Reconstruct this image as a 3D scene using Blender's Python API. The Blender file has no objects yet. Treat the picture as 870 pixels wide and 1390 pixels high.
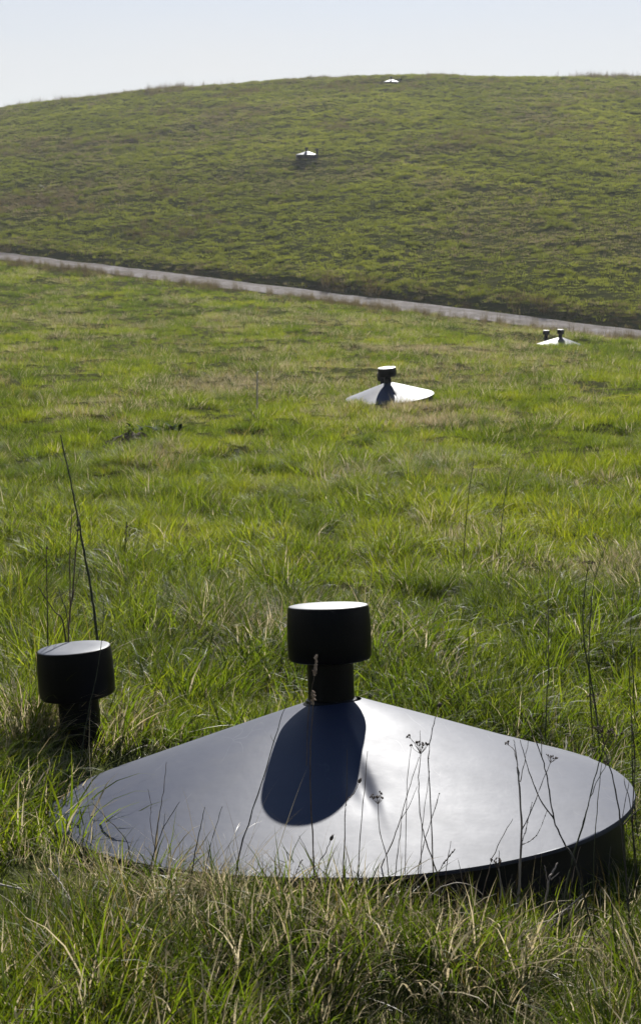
import bpy, bmesh, math, random
import numpy as np
from mathutils import Vector, Matrix

rng = np.random.default_rng(11)
random.seed(11)
scene = bpy.context.scene
COL = scene.collection
R_ = math.radians

# ------------------------------------------------------------------ camera model (eye at the origin, photo pixels 870x1390)
F, PPX, PPY = 1664.0, 435.0, 650.0
PITCH = math.atan((650 - 380) / F)
cP, sP = math.cos(PITCH), math.sin(PITCH)


def at(px, py, Y):
    """Point seen at photo pixel (px, py) at forward distance Y."""
    u = (px - PPX) / F
    v = -(py - PPY) / F
    d = Vector((u, cP + v * sP, v * cP - sP))
    return d * (Y / d.y)


# ------------------------------------------------------------------ noise + terrain
def _hash(ix, iy, seed):
    h = (ix.astype(np.int64) * 374761393 + iy.astype(np.int64) * 668265263 + seed * 974634721) & 0xFFFFFFFF
    h = ((h ^ (h >> 13)) * 1274126177) & 0xFFFFFFFF
    h = h ^ (h >> 16)
    return (h & 0xFFFFFF) / float(0xFFFFFF)


def vnoise(x, y, seed=0):
    x = np.asarray(x, float); y = np.asarray(y, float)
    ix = np.floor(x); iy = np.floor(y)
    fx = x - ix; fy = y - iy
    fx = fx * fx * (3 - 2 * fx); fy = fy * fy * (3 - 2 * fy)
    a = _hash(ix, iy, seed); b = _hash(ix + 1, iy, seed)
    c = _hash(ix, iy + 1, seed); d = _hash(ix + 1, iy + 1, seed)
    return (a * (1 - fx) + b * fx) * (1 - fy) + (c * (1 - fx) + d * fx) * fy


def fbm(x, y, seed=0, n=3):
    s = 0; a = .5; t = 0
    for k in range(n):
        s = s + a * vnoise(x * 2 ** k + 17.3 * k, y * 2 ** k - 9.1 * k, seed + k); t += a; a *= .5
    return s / t


def road_y(X):                                    # near edge of the track
    return 105 - .737 * X


def road_z(X):
    return -1.73 - .1143 * X - .0004 * np.clip(-X - 40, 0, None) ** 2


ROAD_W = 5.0
ROAD_TILT = .15


def g2(X, Y, x0, y0, r):
    return np.exp(-((X - x0) ** 2 + (Y - y0) ** 2) / (r * r))


ADJ = []            # (x, y, target z, radius): ground levelled round each vent


def ground(X, Y, fine=True):
    X = np.asarray(X, float); Y = np.asarray(Y, float)
    yr = road_y(X); zr = road_z(np.clip(X, -120, 120))
    A = -1.70 - 2.625 * (1 - np.exp(-np.clip(Y, -12, None) / 10.5))
    A = A - .09 * np.clip(X, -3, 3) * np.exp(-(Y - 6) ** 2 / 60.)
    t = np.clip(Y / np.maximum(yr, 30), 0, 1)
    field = A + (zr - A) * t ** 3.5
    field = field + .20 * g2(X, Y, -1.55, 7.15, .75) + .15 * g2(X, Y, -1.2, 4.95, .5) + .13 * g2(X, Y, -.55, 4.55, .5)
    field = field + .07 * g2(X, Y, .1, 4.3, .7) + .00 * g2(X, Y, .9, 4.6, .7) + .08 * g2(X, Y, 1.35, 4.8, .7)
    d = Y - yr
    road = zr + ROAD_TILT * np.clip(d, 0, ROAD_W)
    zb = zr + ROAD_TILT * ROAD_W + .95
    zc = 42.0 - .00080 * np.clip(24 - X, 0, 160) ** 2 - .0002 * np.clip(X - 40, 0, 200) ** 2
    yc = 262.0
    s = (d - ROAD_W - 2.2) / np.maximum(yc - yr - ROAD_W - 2.2, 20)
    sf = np.where(s < .93, s, .93 + (s - .93) - 2.94 * (np.clip(s, .93, 1.10) - .93) ** 2)
    sf = np.where(s > 1.10, .93 + .17 - 2.94 * .17 ** 2 - .15 * (s - 1.10), sf)
    hill = zb + (zc - zb) * np.clip(sf, 0, None)
    bank = np.clip((d - ROAD_W - .3) / 2.2, 0, 1); bank = bank * bank * (3 - 2 * bank)
    back = road + (hill - road) * bank
    z = np.where(d < 0, field, back)
    z = np.where(Y > 420, np.maximum(z, -20), z)
    # hummocks
    on = np.clip(np.abs(d - ROAD_W / 2) / 4 - .9, 0, 1)
    near = np.clip(1 - Y / 30., 0, 1)
    hump = (fbm(X * .9, Y * .9, 3) - .5) * .32 + (fbm(X * .22, Y * .22, 5) - .5) * .35 * (1 - near)
    hillw = np.clip(d / 15, 0, 1)
    hump = hump + hillw * ((vnoise(X * .30, Y * .30, 8) - .5) * .34 + (vnoise(X * .75, Y * .6, 12) - .5) * .16 + (fbm(X * .045, Y * .045, 9) - .5) * 1.0)
    z = z + hump * on
    for (x0, y0, zt, r) in ADJ:
        w = np.exp(-(((X - x0) ** 2 + (Y - y0) ** 2) / (r * r)) ** 2)
        z = z * (1 - w) + zt * w
    return z


def gz(x, y):
    return float(ground(np.array([x]), np.array([y]))[0])


# ------------------------------------------------------------------ node helpers
def new_mat(name):
    m = bpy.data.materials.new(name); m.use_nodes = True
    nt = m.node_tree; nt.nodes.clear()
    out = nt.nodes.new('ShaderNodeOutputMaterial')
    return m, nt, out


def N(nt, kind, **kw):
    n = nt.nodes.new(kind)
    for k, v in kw.items():
        if k.startswith('i_'):
            n.inputs[k[2:].replace('_', ' ')].default_value = v
        else:
            setattr(n, k, v)
    return n


def ramp(nt, stops, fac):
    r = nt.nodes.new('ShaderNodeValToRGB')
    e = r.color_ramp.elements
    while len(e) < len(stops):
        e.new(.5)
    for k, (p, c) in enumerate(stops):
        e[k].position = p; e[k].color = (*c, 1) if len(c) == 3 else c
    nt.links.new(fac, r.inputs['Fac'])
    return r.outputs['Color']


def mixc(nt, fac, a, b, mode='MIX'):
    m = nt.nodes.new('ShaderNodeMix'); m.data_type = 'RGBA'; m.blend_type = mode
    for sock, v in ((m.inputs[0], fac), (m.inputs[6], a), (m.inputs[7], b)):
        if hasattr(v, 'links'):
            nt.links.new(v, sock)
        else:
            sock.default_value = v if not isinstance(v, tuple) or len(v) == 4 else (*v, 1)
    return m.outputs[2]


def mth(nt, op, a, b=0.0):
    m = nt.nodes.new('ShaderNodeMath'); m.operation = op
    for sock, v in ((m.inputs[0], a), (m.inputs[1], b)):
        if hasattr(v, 'links'):
            nt.links.new(v, sock)
        else:
            sock.default_value = v
    return m.outputs[0]


def noise(nt, vec, scale, detail=3, rough=.55):
    n = nt.nodes.new('ShaderNodeTexNoise')
    n.inputs['Scale'].default_value = scale; n.inputs['Detail'].default_value = detail
    n.inputs['Roughness'].default_value = rough
    nt.links.new(vec, n.inputs['Vector'])
    return n.outputs['Fac']


def attr(nt, name, kind='GEOMETRY'):
    a = nt.nodes.new('ShaderNodeAttribute'); a.attribute_name = name; a.attribute_type = kind
    return a.outputs['Fac']


# ------------------------------------------------------------------ materials
def grass_mat(name, greens, straw, transl=.45, spec=.35, rough=.42):
    """greens: ramp along the hue attribute (per tuft + per blade); straw colour mixed in by the 'dry' attribute."""
    m, nt, out = new_mat(name)
    hue = attr(nt, 'hue', 'INSTANCER'); dry = attr(nt, 'dry', 'INSTANCER')
    br = attr(nt, 'br'); bt = attr(nt, 'bt')
    v = mth(nt, 'ADD', mth(nt, 'MULTIPLY', hue, .62), mth(nt, 'MULTIPLY', br, .38))
    col = ramp(nt, greens, v)
    # blades are paler and browner at the sheath, yellowing to the tip on some
    deadblade = mth(nt, 'GREATER_THAN', mth(nt, 'ADD', mth(nt, 'MULTIPLY', dry, .70), mth(nt, 'MULTIPLY', br, .45)), .56)
    scol = ramp(nt, straw, br)
    col = mixc(nt, deadblade, col, scol)
    tip = mth(nt, 'MULTIPLY', mth(nt, 'POWER', bt, 5.0), .35)
    col = mixc(nt, tip, col, (.22, .17, .06, 1))
    p = N(nt, 'ShaderNodeBsdfPrincipled'); p.inputs['Roughness'].default_value = rough
    p.inputs['Specular IOR Level'].default_value = spec
    nt.links.new(col, p.inputs['Base Color'])
    tr = N(nt, 'ShaderNodeBsdfTranslucent')
    tcol = mixc(nt, 1.0, col, (1.9, 1.75, .62, 1), 'MULTIPLY')
    tcol = mixc(nt, deadblade, tcol, col)
    nt.links.new(tcol, tr.inputs['Color'])
    mx = N(nt, 'ShaderNodeMixShader'); mx.inputs[0].default_value = transl
    nt.links.new(p.outputs[0], mx.inputs[1]); nt.links.new(tr.outputs[0], mx.inputs[2])
    nt.links.new(mx.outputs[0], out.inputs['Surface'])
    return m


M = {}
STRAW = [(0, (.20, .14, .065)), (.5, (.34, .265, .14)), (1, (.47, .40, .25))]
GREENS = [(0, (.022, .042, .007)), (.3, (.056, .090, .010)), (.62, (.110, .150, .014)), (1, (.20, .21, .024))]
M['grass'] = grass_mat('grass_blades', GREENS, STRAW, .58, .09, .45)
M['field_grass'] = grass_mat('field_grass_blades', GREENS, STRAW, .58, .03, .6)
M['field_straw'] = grass_mat('field_dry_grass', [(0, (.13, .095, .045)), (.5, (.24, .19, .10)), (1, (.36, .30, .18))], STRAW, .3, .08, .6)
M['hill_grass'] = grass_mat('hill_grass_blades', [(0, (.050, .066, .021)), (.35, (.098, .120, .034)), (.7, (.136, .160, .043)), (1, (.175, .190, .054))],
                            [(0, (.12, .088, .048)), (.5, (.18, .14, .075)), (1, (.25, .20, .115))], .50, .0, .8)
M['straw'] = grass_mat('dry_grass', [(0, (.16, .115, .055)), (.5, (.30, .235, .125)), (1, (.44, .37, .23))], STRAW, .30, .4)
M['scrub'] = grass_mat('dry_scrub', [(0, (.045, .035, .030)), (.5, (.10, .080, .066)), (1, (.165, .135, .112))], STRAW, .22, .05)


def ground_mat():
    m, nt, out = new_mat('meadow_soil')
    geo = N(nt, 'ShaderNodeNewGeometry'); P = geo.outputs['Position']
    n1 = noise(nt, P, 1.6, 5, .65); n2 = noise(nt, P, .16, 4, .6); n3 = noise(nt, P, 9.0, 4, .7)
    base = ramp(nt, [(.3, (.022, .028, .009)), (.5, (.042, .048, .015)), (.68, (.075, .064, .030))], n1)
    big = ramp(nt, [(.35, (.045, .060, .016)), (.65, (.085, .085, .032))], n2)
    c = mixc(nt, .5, base, big)
    c = mixc(nt, mth(nt, 'MULTIPLY', n3, .5), c, (.05, .042, .022, 1))
    p = N(nt, 'ShaderNodeBsdfPrincipled'); p.inputs['Roughness'].default_value = .9
    p.inputs['Specular IOR Level'].default_value = .0
    nt.links.new(c, p.inputs['Base Color'])
    b = N(nt, 'ShaderNodeBump'); b.inputs['Strength'].default_value = .8; b.inputs['Distance'].default_value = .12
    nt.links.new(mth(nt, 'ADD', n1, mth(nt, 'MULTIPLY', n3, .4)), b.inputs['Height'])
    nt.links.new(b.outputs[0], p.inputs['Normal'])
    nt.links.new(p.outputs[0], out.inputs['Surface'])
    return m


def track_mat():
    m, nt, out = new_mat('gravel_track')
    geo = N(nt, 'ShaderNodeNewGeometry'); P = geo.outputs['Position']
    n1 = noise(nt, P, .6, 6, .75); n2 = noise(nt, P, 7.0, 4, .7)
    c = ramp(nt, [(.36, (.09, .072, .060)), (.5, (.150, .126, .112)), (.64, (.235, .21, .195))], n1)
    c = mixc(nt, mth(nt, 'MULTIPLY', n2, .4), c, (.09, .08, .07, 1))
    p = N(nt, 'ShaderNodeBsdfPrincipled'); p.inputs['Roughness'].default_value = .9; p.inputs['Specular IOR Level'].default_value = .03
    nt.links.new(c, p.inputs['Base Color'])
    b = N(nt, 'ShaderNodeBump'); b.inputs['Strength'].default_value = .6; b.inputs['Distance'].default_value = .05
    nt.links.new(n2, b.inputs['Height']); nt.links.new(b.outputs[0], p.inputs['Normal'])
    nt.links.new(p.outputs[0], out.inputs['Surface'])
    return m


def plastic(name, base, rough, spec=.5, scuff=0., coat=0.):
    m, nt, out = new_mat(name)
    tc = N(nt, 'ShaderNodeTexCoord'); P = tc.outputs['Object']
    n1 = noise(nt, P, 2.2, 4, .6); n2 = noise(nt, P, 14.0, 5, .65)
    mp = N(nt, 'ShaderNodeMapping'); mp.inputs['Scale'].default_value = (3, 26, 9); mp.inputs['Rotation'].default_value = (0, 0, .6)
    nt.links.new(P, mp.inputs['Vector'])
    n3 = noise(nt, mp.outputs[0], 1.0, 5, .7)
    p = N(nt, 'ShaderNodeBsdfPrincipled')
    p.inputs['Specular IOR Level'].default_value = spec
    c = mixc(nt, mth(nt, 'MULTIPLY', mth(nt, 'GREATER_THAN', n3, .63), scuff), (*base, 1), (base[0] * 2.2 + .02, base[1] * 2.2 + .02, base[2] * 2.2 + .02, 1))
    dust = ramp(nt, [(.48, (0, 0, 0)), (.8, (1, 1, 1))], n2)
    c = mixc(nt, mth(nt, 'MULTIPLY', dust, scuff), c, (.14, .125, .10, 1))
    nt.links.new(c, p.inputs['Base Color'])
    r = mth(nt, 'ADD', rough - .06, mth(nt, 'MULTIPLY', n1, .12))
    r = mth(nt, 'ADD', r, mth(nt, 'MULTIPLY', n3, .05))
    nt.links.new(r, p.inputs['Roughness'])
    b = N(nt, 'ShaderNodeBump'); b.inputs['Strength'].default_value = .10; b.inputs['Distance'].default_value = .01
    nt.links.new(mth(nt, 'ADD', n1, mth(nt, 'MULTIPLY', n2, .15)), b.inputs['Height'])
    nt.links.new(b.outputs[0], p.inputs['Normal'])
    nt.links.new(p.outputs[0], out.inputs['Surface'])
    return m


M['ground'] = ground_mat()
M['track'] = track_mat()
def lid_mat(name, base, rough, spec):
    m, nt, out = new_mat(name)
    tc = N(nt, 'ShaderNodeTexCoord'); P = tc.outputs['Object']
    n1 = noise(nt, P, 1.7, 5, .6); n2 = noise(nt, P, 22.0, 5, .7); n4 = noise(nt, P, 5.0, 4, .6)

    def scratches(scale, rot, width, seed):
        mp = N(nt, 'ShaderNodeMapping'); mp.inputs['Rotation'].default_value = (0, 0, rot); mp.inputs['Scale'].default_value = (scale, scale * .35, scale)
        mp.inputs['Location'].default_value = (seed, seed * .7, 0)
        nt.links.new(P, mp.inputs['Vector'])
        wv = N(nt, 'ShaderNodeTexNoise'); wv.inputs['Scale'].default_value = 1.6; nt.links.new(mp.outputs[0], wv.inputs['Vector'])
        ad = N(nt, 'ShaderNodeVectorMath', operation='ADD'); nt.links.new(mp.outputs[0], ad.inputs[0]); nt.links.new(wv.outputs['Color'], ad.inputs[1])
        vo = N(nt, 'ShaderNodeTexVoronoi', feature='DISTANCE_TO_EDGE'); nt.links.new(ad.outputs[0], vo.inputs['Vector']); vo.inputs['Scale'].default_value = 1.0
        line = mth(nt, 'LESS_THAN', vo.outputs['Distance'], width)
        gate = ramp(nt, [(.55, (0, 0, 0)), (.66, (1, 1, 1))], noise(nt, mp.outputs[0], 1.9, 2))
        return mth(nt, 'MULTIPLY', line, gate)
    sc = mth(nt, 'MAXIMUM', mth(nt, 'MAXIMUM', scratches(1.1, .5, .0035, 3.1), scratches(1.7, 1.9, .004, 7.7)), scratches(2.6, 2.6, .006, 1.3))
    smear = ramp(nt, [(.50, (0, 0, 0)), (.72, (1, 1, 1))], n4)
    speck = ramp(nt, [(.66, (0, 0, 0)), (.72, (1, 1, 1))], n2)
    c = mixc(nt, mth(nt, 'MULTIPLY', smear, .25), (*base, 1), (.030, .032, .040, 1))
    c = mixc(nt, mth(nt, 'MULTIPLY', speck, .25), c, (.10, .085, .065, 1))
    c = mixc(nt, mth(nt, 'MULTIPLY', sc, .28), c, (.13, .135, .15, 1))
    p = N(nt, 'ShaderNodeBsdfPrincipled'); p.inputs['Specular IOR Level'].default_value = spec
    nt.links.new(c, p.inputs['Base Color'])
    r = mth(nt, 'ADD', rough - .07, mth(nt, 'MULTIPLY', n1, .14))
    r = mth(nt, 'ADD', r, mth(nt, 'MULTIPLY', mth(nt, 'SUBTRACT', n4, .5), .10))
    nt.links.new(r, p.inputs['Roughness'])
    b = N(nt, 'ShaderNodeBump'); b.inputs['Strength'].default_value = .22; b.inputs['Distance'].default_value = .02
    nt.links.new(mth(nt, 'ADD', n1, mth(nt, 'MULTIPLY', n4, .18)), b.inputs['Height'])
    nt.links.new(b.outputs[0], p.inputs['Normal'])
    nt.links.new(p.outputs[0], out.inputs['Surface'])
    return m


M['lid'] = lid_mat('black_sheet_plastic', (.012, .018, .044), .575, .395)
M['top'] = lid_mat('sky_sheen_cap_plastic', (.020, .026, .046), .50, .46)  # black cap's top disc: pale blue sky reflection put into its colour
M['pipe'] = plastic('black_pipe_plastic', (.0025, .0025, .003), .40, .12, .01)
M['skirt'] = plastic('black_skirt_plastic', (.008, .008, .009), .55, .15, .05)


def stem_mat(name, stops, rough=.65):
    m, nt, out = new_mat(name)
    tc = N(nt, 'ShaderNodeTexCoord')
    c = ramp(nt, stops, noise(nt, tc.outputs['Object'], 30.0, 3))
    p = N(nt, 'ShaderNodeBsdfPrincipled'); p.inputs['Roughness'].default_value = rough
    p.inputs['Specular IOR Level'].default_value = .3
    nt.links.new(c, p.inputs['Base Color']); nt.links.new(p.outputs[0], out.inputs['Surface'])
    return m


M['brown'] = stem_mat('dry_brown_stem', [(.3, (.075, .050, .035)), (.7, (.17, .125, .09))])
M['dark'] = stem_mat('dark_stem', [(.3, (.030, .024, .018)), (.7, (.065, .055, .036))])
M['olive'] = stem_mat('olive_stem', [(.3, (.030, .040, .016)), (.7, (.075, .075, .035))])
M['pale'] = stem_mat('bleached_stem', [(.3, (.36, .29, .21)), (.7, (.55, .47, .37))])
M['grey'] = stem_mat('weathered_stem', [(.3, (.16, .125, .10)), (.7, (.30, .25, .21))])
M['seed'] = stem_mat('seed_head', [(.3, (.06, .042, .03)), (.7, (.15, .11, .08))], .9)
M['fluff'] = stem_mat('fluffy_seed_head', [(.3, (.22, .15, .10)), (.7, (.42, .32, .24))], .9)
M['soil'] = stem_mat('bare_soil', [(.3, (.055, .036, .020)), (.7, (.13, .090, .055))], .95)
M['leaf'] = stem_mat('dock_leaf', [(.3, (.020, .042, .010)), (.7, (.045, .080, .018))], .8)
_p = [q for q in M['leaf'].node_tree.nodes if q.type == 'BSDF_PRINCIPLED'][0]
_p.inputs['Specular IOR Level'].default_value = .04


# ------------------------------------------------------------------ object helpers
def link(name, mesh, parent=None, mats=()):
    o = bpy.data.objects.new(name, mesh); COL.objects.link(o)
    for m in mats:
        mesh.materials.append(m)
    if parent:
        o.parent = parent
    return o


def tag(o, label=None, cat=None, group=None, kind=None):
    for k, v in (('label', label), ('category', cat), ('group', group), ('kind', kind)):
        if v:
            o[k] = v
    return o


def lathe(profile, n=96, close_top=False):
    """profile: list of (r, z, smooth-break ignored)."""
    bm = bmesh.new()
    rings = []
    for r, z in profile:
        if r < 1e-5:
            rings.append([bm.verts.new((0, 0, z))])
        else:
            rings.append([bm.verts.new((r * math.cos(2 * math.pi * k / n), r * math.sin(2 * math.pi * k / n), z)) for k in range(n)])
    for a, b in zip(rings, rings[1:]):
        for k in range(n):
            j = (k + 1) % n
            if len(a) == 1 and len(b) > 1:
                bm.faces.new((a[0], b[j], b[k]))
            elif len(b) == 1 and len(a) > 1:
                bm.faces.new((a[k], a[j], b[0]))
            elif len(a) > 1:
                bm.faces.new((a[k], a[j], b[j], b[k]))
    bmesh.ops.recalc_face_normals(bm, faces=bm.faces)
    return bm


def bm_mesh(bm, name, sharp=35):
    me = bpy.data.meshes.new(name); bm.to_mesh(me); bm.free()
    for p in me.polygons:
        p.use_smooth = True
    me.set_sharp_from_angle(angle=R_(sharp))
    return me


# ------------------------------------------------------------------ terrain sheet
def spread(a, b, ds):
    out = [a]
    while out[-1] < b:
        out.append(out[-1] + ds(out[-1]))
    return np.array(out)


MOUND = at(176, 560, 31)
UNIT1 = Vector((.107, 6.105, -2.642))
covers = [  # rim centre, tilt towards the eye, roll, height of rim over ground
    (UNIT1, -.175, -.035),
    (at(529, 537.5, 41.6), R_(3.8), R_(-5.0)),
    (at(760.5, 467.5, 79), R_(1.2), R_(1.5)),
    (at(416.3, 209.5, 169.5), R_(4.3), R_(0)),
    (at(531, 110.2, 247), R_(7.2), R_(0)),
]
for k, dz, rad in ((1, .13, 2.6), (2, .48, 4.5), (3, .66, 2.6), (4, .95, 4.0)):
    c = covers[k][0]
    ADJ.append((c.x, c.y, c.z - dz, rad))

xs = spread(0, 60, lambda x: .10 + .010 * x)
xs2 = spread(xs[-1] + 1, 420, lambda x: .6 + .06 * (x - 55))
xs = np.concatenate([xs, xs2]); xs = np.concatenate([-xs[:0:-1], xs])
ys = np.concatenate([spread(-60, -1, lambda y: max(.25, .12 * -y)), spread(0, 300, lambda y: .12 + .0045 * y), spread(303, 900, lambda y: 6 + .1 * (y - 300))])
GX, GY = np.meshgrid(xs, ys)
GZ = ground(GX, GY)
nx, ny = len(xs), len(ys)
verts = np.stack([GX.ravel(), GY.ravel(), GZ.ravel()], 1)
idx = np.arange(nx * ny).reshape(ny, nx)
quads = np.stack([idx[:-1, :-1], idx[:-1, 1:], idx[1:, 1:], idx[1:, :-1]], -1).reshape(-1, 4)


def np_mesh(name, verts, quads):
    me = bpy.data.meshes.new(name)
    me.vertices.add(len(verts)); me.vertices.foreach_set('co', verts.astype(np.float32).ravel())
    k = quads.shape[1]
    me.loops.add(quads.size); me.loops.foreach_set('vertex_index', quads.astype(np.int32).ravel())
    me.polygons.add(len(quads))
    me.polygons.foreach_set('loop_start', np.arange(0, quads.size, k, dtype=np.int32))
    me.update(calc_edges=True)
    me.polygons.foreach_set('use_smooth', np.ones(len(quads), bool))
    return me


tag(link('ground', np_mesh('ground', verts, quads), mats=[M['ground']]), kind='structure')

# the track: a strip laid just above the ground, slightly dished in the wheel lines
rx = np.arange(-110, 75, .6)
across = np.linspace(0, 1, 15)
RX, RA = np.meshgrid(rx, across)
edge = (fbm(RX * .45, RA * 0 + 3, 21) - .5) * 1.6
RY = road_y(RX) + .1 + RA * (ROAD_W - .2) + edge * np.where(RA < .5, 1 - 2 * RA, 0) + (fbm(RX * .45, RA * 0 + 9, 25) - .5) * 1.4 * np.where(RA > .5, 2 * RA - 1, 0)
RZ = road_z(RX) + ROAD_TILT * np.clip(RY - road_y(RX), 0, ROAD_W) + .05 - .03 * (np.exp(-((RA - .28) / .09) ** 2) + np.exp(-((RA - .72) / .09) ** 2))
ri = np.arange(RX.size).reshape(RX.shape)
rq = np.stack([ri[:-1, :-1], ri[:-1, 1:], ri[1:, 1:], ri[1:, :-1]], -1).reshape(-1, 4)
tag(link('gravel_path', np_mesh('gravel_path', np.stack([RX.ravel(), RY.ravel(), RZ.ravel()], 1), rq), mats=[M['track']]), kind='structure')

# ------------------------------------------------------------------ vent covers
RAD, HC = 1.5, .511
SEAM_A = math.atan2(-1.48, .265)


def cone_mesh():
    rs = [.125, .16, .22, .3, .4, .5, .6, .7, .8, .9, 1.0, 1.1, 1.2, 1.3, 1.38, 1.44, 1.48, 1.495, 1.5]
    prof = [(r, HC * (1 - r / RAD)) for r in rs]
    prof += [(1.503, -.006), (1.502, -.022), (1.492, -.026), (1.44, -.012)]
    n = 720
    bm = lathe(prof, n)
    for v in bm.verts:
        r = math.hypot(v.co.x, v.co.y)
        if r < 1.47 or v.co.z > -.001:
            if v.co.z < -.008:
                continue
            an = math.atan2(v.co.y, v.co.x)
            da = (an - SEAM_A + math.pi) % (2 * math.pi) - math.pi
            s = da * r
            f = min(1, max(0, (r - .2) / .25))
            dz = .0055 * math.exp(-(s / .03) ** 2) * f * min(1, max(0, (1.40 - r) / .35))            # welded lap
            dz += -.0025 * f * min(1, max(0, (1.42 - r) / .3)) * (1 / (1 + math.exp(-s / .015))) * math.exp(-max(s, 0) / .22)
            px, py = r * math.cos(da), r * math.sin(da)
            dz += -.040 * math.exp(-((px - .86) / .15) ** 2 - ((py + .05) / .06) ** 2)   # dent
            # sheet never quite true
            dz += .006 * math.sin(2 * an + .7) * (r / RAD) ** 2 + .0035 * math.sin(5 * an + r * 3) * (r / RAD)
            dz += .004 * math.exp(-(((an - .35) * r) / .02) ** 2) * f
            v.co.z += dz
    bmesh.ops.recalc_face_normals(bm, faces=bm.faces)
    return bm_mesh(bm, 'cone', 40)


def cap_profile(z0, z1, r):
    return [(.10, z0 + .004), (r - .032, z0), (r - .012, z0 + .006), (r - .002, z0 + .024), (r + .001, z0 + .09), (r, z1 - .10), (r - .006, z1 - .02), (r - .009, z1 - .004), (r - .014, z1 - .001), (r - .03, z1 - .004), (0, z1 - .004)]


me_cone = cone_mesh()
me_skirt = bm_mesh(lathe([(1.44, -.014), (1.445, -.3), (1.45, -1.4), (1.42, -1.4), (1.415, -.02)], 160), 'skirt')
me_pipe = bm_mesh(lathe([(.122, HC - .10), (.122, .70), (.112, .70), (.112, HC - .10)], 64), 'pipe')
me_collar = bm_mesh(lathe([(.122, HC - .035), (.134, HC - .040), (.137, HC - .052), (.150, HC - .060), (.152, HC - .072), (.124, HC - .062)], 64), 'collar')
me_cap = bm_mesh(lathe(cap_profile(.675, .965, .221), 96), 'cap', 30)
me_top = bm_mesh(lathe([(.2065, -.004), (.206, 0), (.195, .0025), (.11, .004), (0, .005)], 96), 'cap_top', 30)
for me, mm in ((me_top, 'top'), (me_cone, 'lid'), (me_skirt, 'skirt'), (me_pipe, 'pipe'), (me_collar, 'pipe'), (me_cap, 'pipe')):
    me.materials.append(M[mm])


def basis(a, b, c):
    n = Vector((math.sin(b), -math.sin(a) * math.cos(b), math.cos(a) * math.cos(b)))
    ex = Vector((0, 1, 0)).cross(n).normalized(); ey = n.cross(ex)
    m = Matrix((ex, ey, n)).transposed().to_4x4(); m.translation = c
    return m


root = bpy.data.objects.new('vent_cover', None); COL.objects.link(root); root.empty_display_size = .3
for nm, me in (('cone', me_cone), ('skirt', me_skirt), ('pipe', me_pipe), ('collar', me_collar), ('cap', me_cap)):
    p = link(nm, me, root)
    if nm in ('pipe', 'collar', 'cap'):
        p.location.x = -.033
    if nm == 'cap':
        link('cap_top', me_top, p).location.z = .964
root['category'] = 'vent cover'; root['group'] = 'conical vent covers across the hillside'


def dup(o):
    c = o.copy(); COL.objects.link(c)
    for ch in o.children:
        k = ch.copy(); COL.objects.link(k); k.parent = c
        for g in ch.children:
            q = g.copy(); COL.objects.link(q); q.parent = k
    return c


cover_labels = [
    'large grey-black plastic cone with capped pipe, filling the foreground grass',
    'middle-distance shiny cone with capped pipe, dry straw grass along its front edge',
    'small cone vent beside the gravel track at the right edge of the field',
    'distant cone on a dark raised skirt, halfway up the far hill',
    'tiny bright cone on the skyline at the top of the hill',
]
for k, (c, a, b) in enumerate(covers):
    o = root if k == 0 else dup(root)
    o.matrix_world = basis(a, b, c)
    o['label'] = cover_labels[k]
    if k == 1:                              # this one carries a wider cap
        for ch in o.children:
            if ch.name.startswith('cap'):
                ch.scale = (1.42, 1.42, 1.02)

# short upright vent pipes with drum caps
H0 = .52
me_vp = bm_mesh(lathe([(.118, -.35), (.118, H0 - .28), (.108, H0 - .28), (.108, -.35)], 64), 'pipe')
me_vc = bm_mesh(lathe(cap_profile(H0 - .29, H0, .221), 96), 'cap', 30)
me_vp.materials.append(M['pipe']); me_vc.materials.append(M['pipe'])
vroot = bpy.data.objects.new('vent_pipe', None); COL.objects.link(vroot); vroot.empty_display_size = .2
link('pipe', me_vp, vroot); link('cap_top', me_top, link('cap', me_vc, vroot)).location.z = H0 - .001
vroot['category'] = 'vent pipe'; vroot['group'] = 'short capped vent pipes beside the cones'
c1, c2, c3, c4 = (covers[i][0] for i in (1, 2, 3, 4))
pipes = [   # position of the cap top, tilt, roll
    (at(100, 879, 6.95), -.10, -.075, 1, 'black drum-capped vent pipe in grass left of the large foreground cone'),
    (at(520, 505.5, 43.6), R_(3), R_(-3), 1, 'black capped pipe half hidden behind the middle-distance cone'),
    (at(741.5, 448.0, 80.9), R_(1), R_(1), 1, 'small capped pipe standing behind the cone by the gravel track'),
    (at(430.6, 201.0, 169.7), R_(4), 0, 1, 'tiny dark capped pipe right of the cone halfway up the hill'),
    (at(543.4, 106.2, 247.2), R_(6), 0, 1, 'tiny dark pipe right of the bright cone on the skyline'),
]
for k, (c, a, b, s, lab) in enumerate(pipes):
    o = vroot if k == 0 else dup(vroot)
    m = basis(a, b, c)
    m.translation = c - m.to_3x3() @ Vector((0, 0, H0))
    o.matrix_world = m
    o['label'] = lab
    if k:                                   # longer stalk where the pipe stands taller above the ground
        g = gz(c.x, c.y); need = c.z - g + .1
        for ch in o.children:
            if ch.name.startswith('pipe'):
                ch.scale.z = max(1, need / .8); ch.location.z = -(.24) * (ch.scale.z - 1)

# ------------------------------------------------------------------ grass tuft prototypes (not linked to the scene; scattered below)
proto = bpy.data.collections.new('grass_tufts')


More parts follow.
